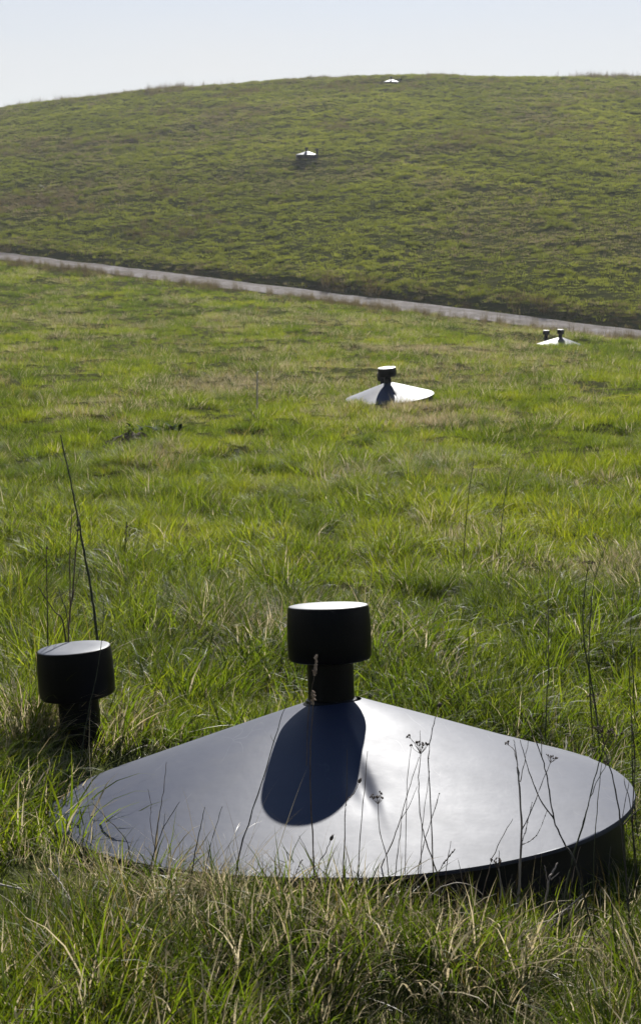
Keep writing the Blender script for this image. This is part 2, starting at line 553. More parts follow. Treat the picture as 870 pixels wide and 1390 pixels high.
def tuft(name, n, spread_r, L, W, lean, droop, mat, seed, seg=4, fold=0.0):
    r = np.random.default_rng(seed)
    V, Q, BT, BR = [], [], [], []
    for k in range(n):
        rad = spread_r * math.sqrt(r.random()); th = r.random() * 2 * math.pi
        bx, by = rad * math.cos(th), rad * math.sin(th)
        length = r.uniform(*L); w = r.uniform(*W)
        az = th + r.normal() * .9
        ln = R_(r.uniform(*lean)); dr = r.uniform(*droop)
        rnd = r.random()
        twist = r.normal() * .7
        p = np.array([bx, by, -.02]); ang = ln
        base = len(V)
        for s in range(seg + 1):
            t = s / seg
            sd = np.array([-math.sin(az + twist), math.cos(az + twist), 0])
            hw = w * .5 * (1 - t ** 1.8) * (.75 + .5 * t if t < .5 else 1.0)
            if s == seg:
                V.append(p.copy()); BT.append(1.); BR.append(rnd)
            else:
                V.append(p - sd * hw); V.append(p + sd * hw); BT += [t, t]; BR += [rnd, rnd]
            step = length / seg
            p = p + step * np.array([math.sin(ang) * math.cos(az), math.sin(ang) * math.sin(az), math.cos(ang)])
            ang += dr / seg * (.4 + 1.2 * t)
            ang = min(ang, 2.6)
            az += r.normal() * .08
        for s in range(seg - 1):
            a = base + 2 * s
            Q.append((a, a + 1, a + 3, a + 2))
        a = base + 2 * (seg - 1)
        Q.append((a, a + 1, base + 2 * seg))
    me = bpy.data.meshes.new(name); me.from_pydata([tuple(v) for v in V], [], Q)
    for p in me.polygons:
        p.use_smooth = True
    me.attributes.new('bt', 'FLOAT', 'POINT').data.foreach_set('value', np.array(BT, np.float32))
    me.attributes.new('br', 'FLOAT', 'POINT').data.foreach_set('value', np.array(BR, np.float32))
    me.materials.append(mat)
    o = bpy.data.objects.new(name, me); proto_cur.objects.link(o)
    return o


def make_set(cname, specs):
    global proto_cur
    proto_cur = bpy.data.collections.new(cname)
    for k, s in enumerate(specs):
        tuft('%s_%02d' % (cname, k), *s)
    return proto_cur


FG, FS = M['field_grass'], M['field_straw']
G, S, HG, SC = M['grass'], M['straw'], M['hill_grass'], M['scrub']
SETS = {
    'meadow_tuft': make_set('meadow_tuft', [
        (24, .09, (.12, .28), (.0055, .0095), (6, 42), (.3, 1.5), G, 1, 5),
        (26, .10, (.14, .34), (.0050, .0090), (8, 50), (.5, 1.9), G, 2, 5),
        (40, .09, (.10, .24), (.0025, .0045), (5, 50), (.3, 1.8), G, 3, 5),
        (20, .08, (.16, .36), (.0065, .0115), (8, 45), (.5, 1.8), G, 4, 5),
        (36, .12, (.08, .20), (.0030, .0055), (10, 65), (.2, 1.6), G, 5, 4),
        (80, .12, (.24, .46), (.0040, .0070), (6, 48), (.5, 1.9), G, 6, 6),      # 5 tussock
        (90, .14, (.22, .42), (.0032, .0055), (8, 58), (.7, 2.2), G, 7, 6),      # 6 tussock
    ]),
    'straw_tuft': make_set('straw_tuft', [
        (30, .12, (.18, .40), (.0012, .0028), (25, 80), (.5, 1.8), S, 11, 6),
        (34, .14, (.15, .34), (.0012, .0030), (40, 88), (.1, 1.2), S, 12, 6),
        (24, .08, (.22, .48), (.0010, .0022), (5, 40), (.2, 1.6), S, 13, 6),
        (7, .14, (.35, .75), (.0016, .0030), (1, 24), (-.1, .5), S, 14, 6),
        (5, .20, (.30, .70), (.0022, .0036), (2, 35), (-.2, .6), SC, 15, 6),
    ]),
    'field_tuft': make_set('field_tuft', [
        (30, .16, (.14, .30), (.007, .013), (8, 50), (.3, 1.7), FG, 21, 4),
        (34, .18, (.12, .26), (.006, .012), (10, 60), (.3, 1.9), FG, 22, 4),
        (40, .15, (.10, .22), (.005, .010), (8, 60), (.2, 1.7), FG, 23, 3),
        (70, .20, (.22, .42), (.007, .012), (6, 50), (.5, 2.0), FG, 24, 4),       # 3 tussock
    ]),
    'field_straw_tuft': make_set('field_straw_tuft', [
        (30, .2, (.2, .42), (.004, .008), (20, 75), (.4, 1.7), FS, 31, 4),
        (26, .2, (.2, .5), (.003, .007), (6, 50), (.3, 1.6), FS, 32, 4),
    ]),
    'hill_tuft': make_set('hill_tuft', [
        (34, .32, (.08, .18), (.018, .035), (10, 60), (.2, 1.6), HG, 41, 3),
        (40, .36, (.06, .15), (.018, .035), (15, 65), (.2, 1.6), HG, 42, 3),
        (60, .30, (.16, .34), (.018, .040), (8, 55), (.4, 1.8), HG, 43, 3),      # 2 tussock
    ]),
    'scrub_tuft': make_set('scrub_tuft', [
        (40, .45, (.3, .9), (.010, .022), (5, 55), (-.2, .7), SC, 51, 3),
        (46, .5, (.25, .7), (.012, .030), (5, 65), (-.2, .9), SC, 52, 3),
        (22, .3, (.5, 1.2), (.012, .020), (2, 22), (-.1, .4), SC, 53, 3),
    ]),
}


def scatter(name, cset, P, yaw, scl, pick, hue, dry, sink=0.0, tilt=None):
    """One object; every vertex is a tuft, placed by geometry nodes."""
    n = len(P)
    me = bpy.data.meshes.new(name)
    me.vertices.add(n); P = P.copy(); P[:, 2] -= sink
    me.vertices.foreach_set('co', P.astype(np.float32).ravel())
    rot = np.zeros((n, 3), np.float32); rot[:, 2] = yaw
    if tilt is not None:
        rot[:, 0] = tilt[:, 0]; rot[:, 1] = tilt[:, 1]
    me.attributes.new('rot', 'FLOAT_VECTOR', 'POINT').data.foreach_set('vector', rot.ravel())
    for an, arr in (('scl', scl), ('hue', hue), ('dry', dry)):
        me.attributes.new(an, 'FLOAT', 'POINT').data.foreach_set('value', np.asarray(arr, np.float32))
    me.attributes.new('pick', 'INT', 'POINT').data.foreach_set('value', np.asarray(pick, np.int32))
    o = link(name, me)
    o['kind'] = 'stuff'
    ng = bpy.data.node_groups.new(name + '_scatter', 'GeometryNodeTree')
    ng.interface.new_socket('Geometry', in_out='INPUT', socket_type='NodeSocketGeometry')
    ng.interface.new_socket('Geometry', in_out='OUTPUT', socket_type='NodeSocketGeometry')
    gi = ng.nodes.new('NodeGroupInput'); go = ng.nodes.new('NodeGroupOutput')
    ci = ng.nodes.new('GeometryNodeCollectionInfo')
    ci.inputs['Collection'].default_value = SETS[cset]
    ci.inputs['Separate Children'].default_value = True
    ci.inputs['Reset Children'].default_value = True
    ip = ng.nodes.new('GeometryNodeInstanceOnPoints')
    ip.inputs['Pick Instance'].default_value = True

    def na(nm, ty):
        a = ng.nodes.new('GeometryNodeInputNamedAttribute'); a.data_type = ty
        a.inputs['Name'].default_value = nm
        return a.outputs['Attribute']
    L = ng.links.new
    L(gi.outputs[0], ip.inputs['Points']); L(ci.outputs[0], ip.inputs['Instance'])
    L(na('pick', 'INT'), ip.inputs['Instance Index'])
    L(na('rot', 'FLOAT_VECTOR'), ip.inputs['Rotation'])
    L(na('scl', 'FLOAT'), ip.inputs['Scale'])
    L(ip.outputs[0], go.inputs[0])
    md = o.modifiers.new('scatter', 'NODES'); md.node_group = ng
    return o


def fan(y0, y1, dens, margin, half=.285):
    """Random points over the ground the photograph looks at, with room to step aside."""
    wmax = half * y1 + margin
    n = int(dens * 2 * wmax * (y1 - y0))
    X = rng.uniform(-wmax, wmax, n); Y = rng.uniform(y0, y1, n)
    k = np.abs(X) < half * Y + margin
    return X[k], Y[k]


def cover_clear(X, Y, r1=1.47):
    ok = np.ones(len(X), bool)
    for (c, a, b) in covers:
        ok &= np.hypot(X - c.x, (Y - c.y)) > r1
    ok &= np.hypot((X - MOUND.x) / 1.0, (Y - MOUND.y + .1) / .9) > .38
    ok &= np.hypot(X - pipes[0][0].x, Y - pipes[0][0].y) > .15
    return ok


def pt(X, Y):
    return np.stack([X, Y, ground(X, Y)], 1)


def straw_mask(X, Y):
    """Where dry grass gathers."""
    m = np.clip((fbm(X * .55, Y * .45, 61) - .56) * 5, 0, 1) * .45
    m = np.maximum(m, np.clip((fbm(X * .10, Y * .08, 66) - .54) * 5, 0, 1) * .38 * np.clip((Y - 25) / 20, 0, 1))
    for (x, y, r, w) in ((-1.0, 4.85, .40, .62), (-.5, 4.55, .35, .62), (0.25, 4.45, .3, .5), (.95, 4.35, .3, .5), (1.6, 4.7, .3, .7), (-1.55, 6.9, .5, .5), (.3, 4.3, 1.5, .40), (-.2, 11.4, .9, .7)):
        m = np.maximum(m, w * g2(X, Y, x, y, r))
    c = covers[1][0]
    m = np.maximum(m, .95 * np.exp(-((X - c.x - .5) / 1.5) ** 2 - ((Y - c.y + 2.4) / 1.1) ** 2))
    m = np.maximum(m, .9 * np.exp(-((X - 3.6) / 3.0) ** 2 - ((Y - 36.5) / 1.5) ** 2))
    m = np.maximum(m, .9 * np.exp(-((X - 5.5) / 5.5) ** 2 - ((Y - 67) / 3.) ** 2))
    m = np.maximum(m, .8 * np.exp(-((X + 3.5) / 3.) ** 2 - ((Y - 48) / 5.) ** 2))
    return m


def green_hue(X, Y):
    h = .47 + (fbm(X * .35, Y * .30, 71) - .5) * 1.3 + (fbm(X * 1.4, Y * 1.4, 73) - .5) * 1.1
    return h


def lay(name, cset, y0, y1, dens, margin, weights, scale, straw=False, hillf=False, keep=None, clump=2.1, tuss=-1):
    X, Y = fan(y0, y1, dens, margin)
    ok = cover_clear(X, Y)
    d = Y - road_y(X)
    ok &= (d < -.3) if not hillf else (d > ROAD_W + 1.6)
    if keep is not None:
        ok &= keep(X, Y)
    X, Y = X[ok], Y[ok]; n = len(X)
    pick = rng.choice(len(weights), n, p=np.array(weights) / sum(weights))
    hue = np.clip(green_hue(X, Y) + rng.normal(0, .13, n), 0, 1)
    dry = np.clip(straw_mask(X, Y) * .62 + .15 + rng.normal(0, .09, n), 0, 1)
    cl = np.clip((fbm(X * clump, Y * clump * .8, 77, 2) - .5) * 2.6 + .5, 0, 1)
    scl = rng.uniform(*scale, n) * (.42 + 1.0 * cl)
    hue = np.clip(hue + (cl - .5) * -.10, 0, 1)
    scl *= 1 - .38 * np.maximum(g2(X, Y, -.9, 4.75, .55), g2(X, Y, -.3, 4.45, .45)) * (cset == 'meadow_tuft')
    hue = np.where(pick == tuss, hue - .22, hue).clip(0, 1)
    tl = rng.normal(0, .12, (n, 2))
    return scatter(name, cset, pt(X, Y), rng.uniform(0, 6.283, n), scl, pick, hue, dry, tilt=tl)


def rnd(n):
    return rng.random(n)


def fade(y0, y1):
    return lambda X, Y: rnd(len(X)) < np.clip((Y - y0) / (y1 - y0), 0, 1)


lay('meadow_grass', 'meadow_tuft', 2.6, 8.5, 125, 1.5, [5, 5, 4, 5, 4, 0, 0], (.7, 1.2))
lay('meadow_grass', 'meadow_tuft', 2.6, 4.55, 70, 1.5, [4, 4, 5, 3, 3, .2, 0], (.7, 1.15))
lay('meadow_grass', 'meadow_tuft', 8.5, 25, 58, 1.6, [5, 6, 3, 6, 3, .4, .2], (.85, 1.7), keep=fade(25, 15))
lay('tussock_grass', 'meadow_tuft', 4.2, 30, 21, 1.5, [0, 0, 0, 0, 0, 1, 1], (.75, 1.3), tuss=5,
    keep=lambda X, Y: (vnoise(X * .9, Y * .7, 81) > .56) & ((np.hypot(X + .2, Y - 4.6) > 1.7)))
lay('dry_grass', 'straw_tuft', 2.8, 24, 60, 1.5, [4, 4, 1, .7, .6], (.6, 1.0), keep=lambda X, Y: rnd(len(X)) < straw_mask(X, Y) * .9 + .19)
lay('field_grass', 'field_tuft', 14, 46, 26, 2.5, [5, 5, 5, 1.0], (.8, 1.3), clump=1.1, tuss=3, keep=fade(14, 24))
lay('field_grass', 'field_tuft', 46, 150, 7.5, 3.5, [5, 5, 5, 1.0], (1.0, 1.6), clump=.55, tuss=3)
lay('field_tussock', 'field_tuft', 22, 110, 1.6, 3, [0, 0, 0, 1], (.9, 1.5), clump=.8, tuss=3, keep=lambda X, Y: vnoise(X * .5, Y * .35, 83) > .60)
lay('dry_field_grass', 'field_straw_tuft', 20, 150, 5, 3, [3, 1], (.9, 1.5), keep=lambda X, Y: rnd(len(X)) < straw_mask(X, Y) * .8 + .03)


def ground_hit(px, py):
    d = at(px, py, 1.0)
    for Y in np.arange(4.0, 120.0, .1):
        if d.z * Y < gz(d.x * Y, Y):
            return d.x * Y, Y
    return d.x * 120, 120.


def big_tussocks():
    spots = [(330, 850, .42), (300, 840, .3), (350, 695, .42), (720, 660, .5), (690, 655, .4), (25, 650, .45), (640, 575, .6), (780, 700, .4), (430, 760, .3),
             (505, 600, .6), (555, 650, .45), (310, 545, .6), (110, 700, .4), (200, 800, .3), (660, 830, .3), (840, 900, .3), (590, 800, .3), (30, 800, .3), (250, 640, .5), (820, 610, .6)]
    P_, r_ = [], []
    for (px, py, rr) in spots:
        x, y = ground_hit(px, py)
        for k in range(9):
            a = random.uniform(0, 6.283); q = rr * math.sqrt(random.random())
            P_.append((x + q * math.cos(a), y + .8 * q * math.sin(a))); r_.append(random.uniform(.95, 1.45))
    A_ = np.array(P_); X, Y = A_[:, 0], A_[:, 1]; n = len(X)
    scatter('tussock_grass', 'meadow_tuft', pt(X, Y), rng.uniform(0, 6.28, n), np.array(r_), 5 + (rnd(n) < .4).astype(int), np.clip(rng.normal(.08, .08, n), 0, 1),
            np.clip(rng.normal(.12, .12, n), 0, .6), tilt=rng.normal(0, .15, (n, 2)))


big_tussocks()

# far hill
def hill_layer():
    X, Y = fan(88, 285, 4.5, 8)
    d = Y - road_y(X); k = (d > ROAD_W + 1.8) & cover_clear(X, Y, 1.6); X, Y = X[k], Y[k]; n = len(X)
    pick = rng.choice(3, n, p=[.46, .46, .08])
    hue = np.clip(.42 + (fbm(X * .07, Y * .045, 91) - .5) * 1.2 + (vnoise(X * .9, Y * .6, 92) - .5) * .55 + rng.normal(0, .14, n) - .12 * np.clip((Y - 170) / 80, 0, 1) + .12 * np.clip((X - 5) / 40, -1, 1), 0, 1)
    dry = np.clip(.12 + (fbm(X * .06, Y * .05, 94) - .5) * 1.5 + rng.normal(0, .12, n), 0, .9)
    dk = vnoise(X * .8, Y * .5, 96) > .74
    hue = np.where(dk, hue - .35, hue).clip(0, 1); pick = np.where(dk, 2, pick); dry = np.where(dk, 0, dry)
    scl = rng.uniform(.8, 1.5, n) * (1 + .35 * (vnoise(X * .6, Y * .6, 95) > .72))
    scatter('hill_grass', 'hill_tuft', pt(X, Y), rng.uniform(0, 6.28, n), scl, pick, hue, dry, tilt=rng.normal(0, .15, (n, 2)))


hill_layer()


def scrub_layers():
    # brown weedy patches over the hill
    X, Y = fan(95, 275, 2.2, 8)
    d = Y - road_y(X)
    w = np.clip((fbm(X * .06, Y * .045, 101) - .50) * 7, 0, 1) * np.clip((vnoise(X * .35, Y * .2, 102) - .35) * 3, 0, 1)
    k = (d > 12) & (rnd(len(X)) < w * .9) & cover_clear(X, Y, 3.0); X, Y = X[k], Y[k]; n = len(X)
    scatter('hill_scrub', 'scrub_tuft', pt(X, Y), rng.uniform(0, 6.28, n), rng.uniform(.5, 1.15, n), rng.choice(3, n, p=[.4, .3, .3]), np.clip(rng.normal(.6, .25, n), 0, 1), np.zeros(n))
    # ragged bank above the track
    X = rng.uniform(-110, 75, 4200); t = rng.random(len(X))
    Y = road_y(X) + ROAD_W + .4 + t * 3.0
    k = (np.abs(X) < .30 * Y + 6) & (rnd(len(X)) < .12 + .75 * (vnoise(X * .35, X * 0, 104) > .55)); X, Y = X[k], Y[k]; n = len(X)
    scatter('bank_scrub', 'scrub_tuft', pt(X, Y), rng.uniform(0, 6.28, n), rng.uniform(.5, 1.1, n) * (.55 + 1.1 * (vnoise(X * .3, X * 0, 105) > .58)), rng.choice(3, n, p=[.4, .5, .1]), np.clip(rng.normal(.5, .28, n), 0, 1), np.zeros(n))
    X = rng.uniform(-110, 75, 2600)
    Y = road_y(X) + ROAD_W + .6 + rng.random(len(X)) * 5.0
    k = (np.abs(X) < .30 * Y + 6); X, Y = X[k], Y[k]; n = len(X)
    scatter('bank_grass', 'hill_tuft', pt(X, Y), rng.uniform(0, 6.28, n), rng.uniform(.8, 1.6, n), rng.choice(3, n, p=[.35, .35, .3]), np.clip(rng.normal(.40, .2, n), 0, 1), np.clip(rng.normal(.35, .18, n), 0, .7))
    # thin dead weeds along the near verge
    X = rng.uniform(-110, 75, 5200)
    Y = road_y(X) - .2 - rng.random(len(X)) ** 2 * 3.0
    k = (np.abs(X) < .30 * Y + 6) & (rnd(len(X)) < .35 + .65 * (vnoise(X * .18, X * 0, 107) > .45)); X, Y = X[k], Y[k]; n = len(X)
    scatter('verge_weeds', 'scrub_tuft', pt(X, Y), rng.uniform(0, 6.28, n), rng.uniform(.3, .75, n) + .35 * (rnd(n) < .2), np.full(n, 2), np.clip(rng.normal(.6, .25, n), 0, 1), np.zeros(n))
    # twigs along the skyline
    X, Y = fan(250, 284, .9, 8)
    k = rnd(len(X)) < .15 + .85 * (vnoise(X * .16, Y * .02, 109) > .55); X, Y = X[k], Y[k]; n = len(X)
    scatter('skyline_scrub', 'scrub_tuft', pt(X, Y), rng.uniform(0, 6.28, n), rng.uniform(.5, 1.15, n) * (.6 + .9 * (vnoise(X * .1, X * 0, 110) > .6)), rng.choice(3, n, p=[.3, .1, .6]), np.clip(rng.normal(.6, .25, n), 0, 1), np.zeros(n))


scrub_layers()


# ------------------------------------------------------------------ dead stems standing in the grass
def tube(bm, pts, radii, n=6):
    rings = []
    for k, p in enumerate(pts):
        a = pts[max(0, k - 1)]; b = pts[min(len(pts) - 1, k + 1)]
        t = (b - a).normalized()
        u = t.cross(Vector((0, 0, 1)) if abs(t.z) < .9 else Vector((1, 0, 0))).normalized(); w = t.cross(u)
        rings.append([bm.verts.new(p + radii[k] * (math.cos(2 * math.pi * j / n) * u + math.sin(2 * math.pi * j / n) * w)) for j in range(n)])
    for a, b in zip(rings, rings[1:]):
        for j in range(n):
            bm.faces.new((a[j], a[(j + 1) % n], b[(j + 1) % n], b[j]))
    bm.faces.new(rings[0][::-1]); bm.faces.new(rings[-1])


def smooth_pts(pts, sub=4, wob=.0):
    out = []
    n = len(pts)
    for k in range(n - 1):
        p0 = pts[max(0, k - 1)]; p1 = pts[k]; p2 = pts[k + 1]; p3 = pts[min(n - 1, k + 2)]
        for s in range(sub):
            t = s / sub
            q = .5 * ((2 * p1) + (p2 - p0) * t + (2 * p0 - 5 * p1 + 4 * p2 - p3) * t * t + (3 * p1 - p0 - 3 * p2 + p3) * t ** 3)
            if wob and (k or s):
                q = q + Vector((random.gauss(0, wob), random.gauss(0, wob), random.gauss(0, wob)))
            out.append(q)
    out.append(pts[-1].copy())
    return out


def blob(bm, c, r, stretch=1.0, axis=Vector((0, 0, 1)), jag=.2, sub=1):
    q = Vector((0, 0, 1)).rotation_difference(axis.normalized()).to_matrix().to_4x4()
    m = Matrix.Translation(c) @ q @ Matrix.Diagonal((r, r, r * stretch, 1))
    res = bmesh.ops.create_icosphere(bm, subdivisions=sub, radius=1, matrix=m)
    for v in res['verts']:
        v.co = c + (v.co - c) * random.uniform(1 - jag, 1 + jag)


def head_umbel(c, up, size, rays=11, curl=.2):
    """Dry umbel: rays spreading from the stem's end, each tipped with small seeds."""
    bm = bmesh.new()
    side = up.cross(Vector((.3, 1, .2))).normalized(); s2 = up.cross(side)
    for k in range(rays):
        an = 6.283 * k / rays + random.uniform(-.3, .3); sp = random.uniform(.25, 1.0) * size
        tip = c + up * size * random.uniform(.55, .8) + (side * math.cos(an) + s2 * math.sin(an)) * sp * .75
        mid = c.lerp(tip, .5) + (tip - c - up * size * .5) * curl
        tube(bm, [c, mid, tip], [.0009, .0007, .0006], 4)
        for j in range(3):
            blob(bm, tip + Vector([random.gauss(0, .0022 + size * .012) for _ in range(3)]), size * .010 + random.uniform(.0018, .0032), 1.3, up)
    return bm


def head_pod(c, up, r, stretch=1.4):
    bm = bmesh.new()
    blob(bm, c + up * r * stretch * .8, r, stretch, up, .1, 2)
    for k in range(6):
        a = 6.283 * k / 6
        t = c + up * r * stretch * 1.7 + Vector((math.cos(a), math.sin(a), 0)) * r * .5
        tube(bm, [c + up * r * stretch * 1.2, t, t + up * r * .7], [.001, .0008, .0004], 4)
    return bm


def head_plume(pts, r):
    bm = bmesh.new()
    q = smooth_pts(pts, 6)
    n = len(q)
    tube(bm, q, [r * .3] * n, 5)
    for k, p in enumerate(q):
        f = math.sin(math.pi * (.15 + .8 * k / n))
        for j in range(5):
            d = Vector([random.gauss(0, 1) for _ in range(3)]).normalized()
            blob(bm, p + d * r * f * random.uniform(.2, .8), r * .42 * random.uniform(.6, 1.1), 1.8, d, .25)
    return bm


def head_seeds(pts, r, step=3, per=3):
    bm = bmesh.new()
    sp = smooth_pts(pts, 8)
    tube(bm, sp, [r * .35] * len(sp), 4)
    for k, p in enumerate(sp):
        if k % step == 0:
            for j in range(per):
                d = Vector([random.gauss(0, 1) for _ in range(3)]).normalized()
                blob(bm, p + d * r * .6, r * random.uniform(.5, 1), 1.3, d, .25)
    return bm


STEMS = 0


def stem(label, mat, paths, heads=(), name='dead_stem', cat='dead stem', group='dead weed stems standing round the cone', wob=.0012):
    """paths: [(pixel points from foot to tip, foot Y, tip Y, foot radius, tip radius, rooted)]; the foot of a rooted path is on the ground."""
    bm = bmesh.new()
    ends = []
    origin = None
    for (pp, y0, y1, r0, r1, rooted) in paths:
        n = len(pp)
        pts = []
        for k, (px, py) in enumerate(pp):
            Y = y0 + (y1 - y0) * k / max(1, n - 1)
            p = at(px, py, Y)
            if rooted and k == 0:
                g = gz(p.x, p.y)
                p = Vector((p.x, p.y, g - .03))
            pts.append(p)
        if origin is None:
            origin = pts[0].copy()
        sm = smooth_pts(pts, 5, wob)
        m = len(sm)
        tube(bm, [q - origin for q in sm], [1.35 * (r0 + (r1 - r0) * k / (m - 1)) * (1.0 + .12 * math.sin(k * 2.1)) for k in range(m)])
        # joints
        for q in pts[1:-1]:
            blob(bm, q - origin, (r0 + r1) * .62, 1.1)
        ends.append(pts)
    me = bm_mesh(bm, name, 60); me.materials.append(M[mat])
    o = link(name, me); o.location = origin
    tag(o, label, cat, group)
    for h in heads:
        kind, pi, prm = h[0], h[1], h[2]
        pts = ends[pi]; c = pts[-1] - origin; up = (pts[-1] - pts[-2]).normalized()
        hm = 'seed'
        if kind == 'umbel':
            hb = head_umbel(c, (up + Vector((0, 0, .4))).normalized(), prm, h[3] if len(h) > 3 else 11)
        elif kind == 'pod':
            hb = head_pod(c, up, prm, h[3] if len(h) > 3 else 1.4)
        elif kind == 'plume':
            hb = head_plume([c - up * .01, c + up * prm * .5, c + up * prm + Vector((-.004, 0, .001))], h[3] if len(h) > 3 else .008); hm = 'fluff'
        else:
            hb = head_seeds([p - origin for p in pts[prm:]], h[3] if len(h) > 3 else .004, h[4] if len(h) > 4 else 3)
        hme = bm_mesh(hb, 'seed_head', 60); hme.materials.append(M[hm])
        link('seed_head', hme, o)
    return o


# in front of the big cone, from left to right
YF = 4.62
stem('dark curving stem leaning over the left half of the big cone', 'dark', [([(318, 1205), (325, 1160), (340, 1110), (358, 1055), (377, 990), (387, 958)], 4.62, 5.0, .0030, .0010, True), ([(372, 1008), (367, 998)], 4.9, 4.95, .0012, .0006, False)])
stem('brown forked stem against the lower left of the cone, pale bud cluster halfway', 'brown', [([(196, 1195), (208, 1165), (214, 1120), (222, 1075), (226, 1035)], 4.75, 4.9, .0022, .0008, True), ([(210, 1150), (204, 1120), (205, 1098), (201, 1072)], 4.78, 4.85, .0012, .0007, False)])
stem('thin twiggy stem rising to a fine point just right of the bud cluster stem', 'dark', [([(196, 1215), (206, 1170), (222, 1125), (244, 1089)], 4.7, 4.85, .0024, .0008, True), ([(222, 1125), (224, 1105)], 4.77, 4.8, .001, .0006, False)])
stem('dark thin stem slanting left over the cone near the grass mound', 'dark', [([(190, 1178), (176, 1160), (170, 1138), (145, 1112), (124, 1089)], 4.8, 4.9, .0018, .0008, True)])
stem('straight dark blade-like stem, shorter of two over the cone left of centre', 'olive', [([(258, 1200), (264, 1165), (272, 1125), (278, 1096)], 4.62, 4.7, .0026, .0009, True)])
stem('slender dark stem leaning right beside the shorter straight stem', 'olive', [([(276, 1200), (281, 1170), (291, 1130), (302, 1095)], 4.6, 4.72, .0020, .0008, True)])
stem('upright stem with two fluffy brown heads in front of the black pipe', 'brown', [([(431, 1250), (427, 1190), (424, 1130), (421, 1060), (422, 1000), (425, 952)], 4.5, 4.62, .0028, .0013, True), ([(416, 1040), (418, 975), (424, 930), (427, 912)], 4.56, 4.62, .0013, .0010, False)], [('plume', 0, .035, .009), ('plume', 1, .058, .009)])
stem('round poppy-like bud on a bent stem below the cap shadow', 'brown', [([(432, 1245), (430, 1205), (434, 1172), (442, 1158), (449, 1141)], 4.52, 4.6, .0020, .0011, True), ([(430, 1182), (418, 1160), (406, 1135)], 4.55, 4.6, .0010, .0006, False)], [('pod', 0, .0075, 1.5)])
stem('tall stem with a side bud at the right edge of the cap shadow', 'brown', [([(463, 1250), (466, 1170), (469, 1100), (470, 1087), (471, 1018)], 4.55, 4.65, .0024, .0007, True), ([(470, 1087), (480, 1078), (487, 1063)], 4.62, 4.63, .0013, .0010, False)], [('pod', 1, .0075, 1.35)])
stem('bare straight stem just right of the cap shadow', 'brown', [([(483, 1240), (487, 1170), (493, 1090), (499, 1020)], 4.6, 4.7, .0022, .0008, True)])
stem('small umbel of seeds on a curved stem beside the dent', 'brown', [([(533, 1225), (526, 1175), (516, 1130), (513, 1092)], 4.62, 4.66, .0020, .0010, True)], [('umbel', 0, 0.051, 12)])
stem('long brown stem slanting right behind the two umbels', 'brown', [([(507, 1240), (515, 1185), (532, 1145), (545, 1108), (557, 1065), (569, 1028)], 4.66, 4.8, .0024, .0008, True), ([(545, 1112), (556, 1093), (566, 1068)], 4.7, 4.75, .0012, .0006, False)])
stem('tallest umbel stem, centred before the bright half of the cone', 'brown', [([(606, 1250), (597, 1200), (578, 1142), (571, 1112), (568, 1065), (571, 1024)], 4.5, 4.68, .0026, .0011, True), ([(571, 1024), (563, 1010), (557, 1003)], 4.68, 4.69, .0010, .0008, False), ([(571, 1024), (570, 1000), (570, 992)], 4.68, 4.7, .0010, .0006, False)], [('umbel', 0, 0.061, 13), ('umbel', 1, 0.024, 5)])
stem('feathery grass-like spike leaning right of the tallest umbel stem', 'brown', [([(562, 1235), (568, 1185), (574, 1150), (585, 1115), (596, 1078)], 4.62, 4.75, .0022, .0008, True)], [('seeds', 0, 3, .0024, 2)])
stem('thin bare stem between the small umbel and the tallest umbel', 'brown', [([(534, 1240), (537, 1180), (543, 1135), (545, 1110)], 4.6, 4.66, .0020, .0008, True)])
stem('hair-thin upright stem right beside the tallest umbel stem', 'brown', [([(570, 1240), (572, 1150), (576, 1100), (583, 1047)], 4.7, 4.78, .0016, .0007, True)])
stem('hair-thin stem left of the tallest umbel, reaching half its height', 'brown', [([(548, 1245), (552, 1080), (558, 1014)], 4.68, 4.75, .0015, .0007, True)])
stem('short stem with a drooping fuzzy spike low on the cone rim', 'brown', [([(590, 1240), (594, 1195), (603, 1172), (617, 1154)], 4.58, 4.6, .0018, .0009, True)], [('seeds', 0, 2, .0035, 2)])
stem('short straight stem ending just above the rim right of the fuzzy spike', 'brown', [([(598, 1245), (606, 1180), (612, 1142)], 4.6, 4.64, .0018, .0007, True)])
stem('stout grey-brown stem with several forked branches, right half of the cone', 'grey', [([(697, 1300), (703, 1230), (706, 1175), (708, 1125), (704, 1060), (702, 1042)], 4.45, 4.6, .0046, .0022, True), ([(703, 1048), (698, 1020), (690, 1012)], 4.58, 4.62, .0016, .0008, False), ([(704, 1055), (700, 1020), (697, 1004)], 4.58, 4.62, .0018, .0009, False), ([(706, 1062), (712, 1035), (717, 1006)], 4.58, 4.64, .0016, .0008, False), ([(708, 1128), (722, 1100), (735, 1065), (747, 1036)], 4.52, 4.62, .0018, .0009, False), ([(707, 1148), (714, 1125), (722, 1090)], 4.5, 4.58, .0012, .0007, False), ([(707, 1148), (728, 1135), (742, 1102)], 4.5, 4.54, .0012, .0006, False)], [('umbel', 4, 0.037, 8), ('umbel', 1, 0.017, 4), ('seeds', 5, 0, .0022, 2), ('seeds', 6, 0, .0022, 2)])
stem('long dark forked stem crossing the right half of the cone diagonally', 'dark', [([(818, 1250), (783, 1180), (766, 1145), (752, 1113), (744, 1065), (736, 1030), (722, 995), (708, 968)], 4.4, 4.85, .0032, .0012, True), ([(752, 1113), (733, 1085), (718, 1048), (706, 1005)], 4.58, 4.7, .0022, .0010, False), ([(736, 1030), (734, 1000), (733, 985)], 4.7, 4.75, .0013, .0008, False)])
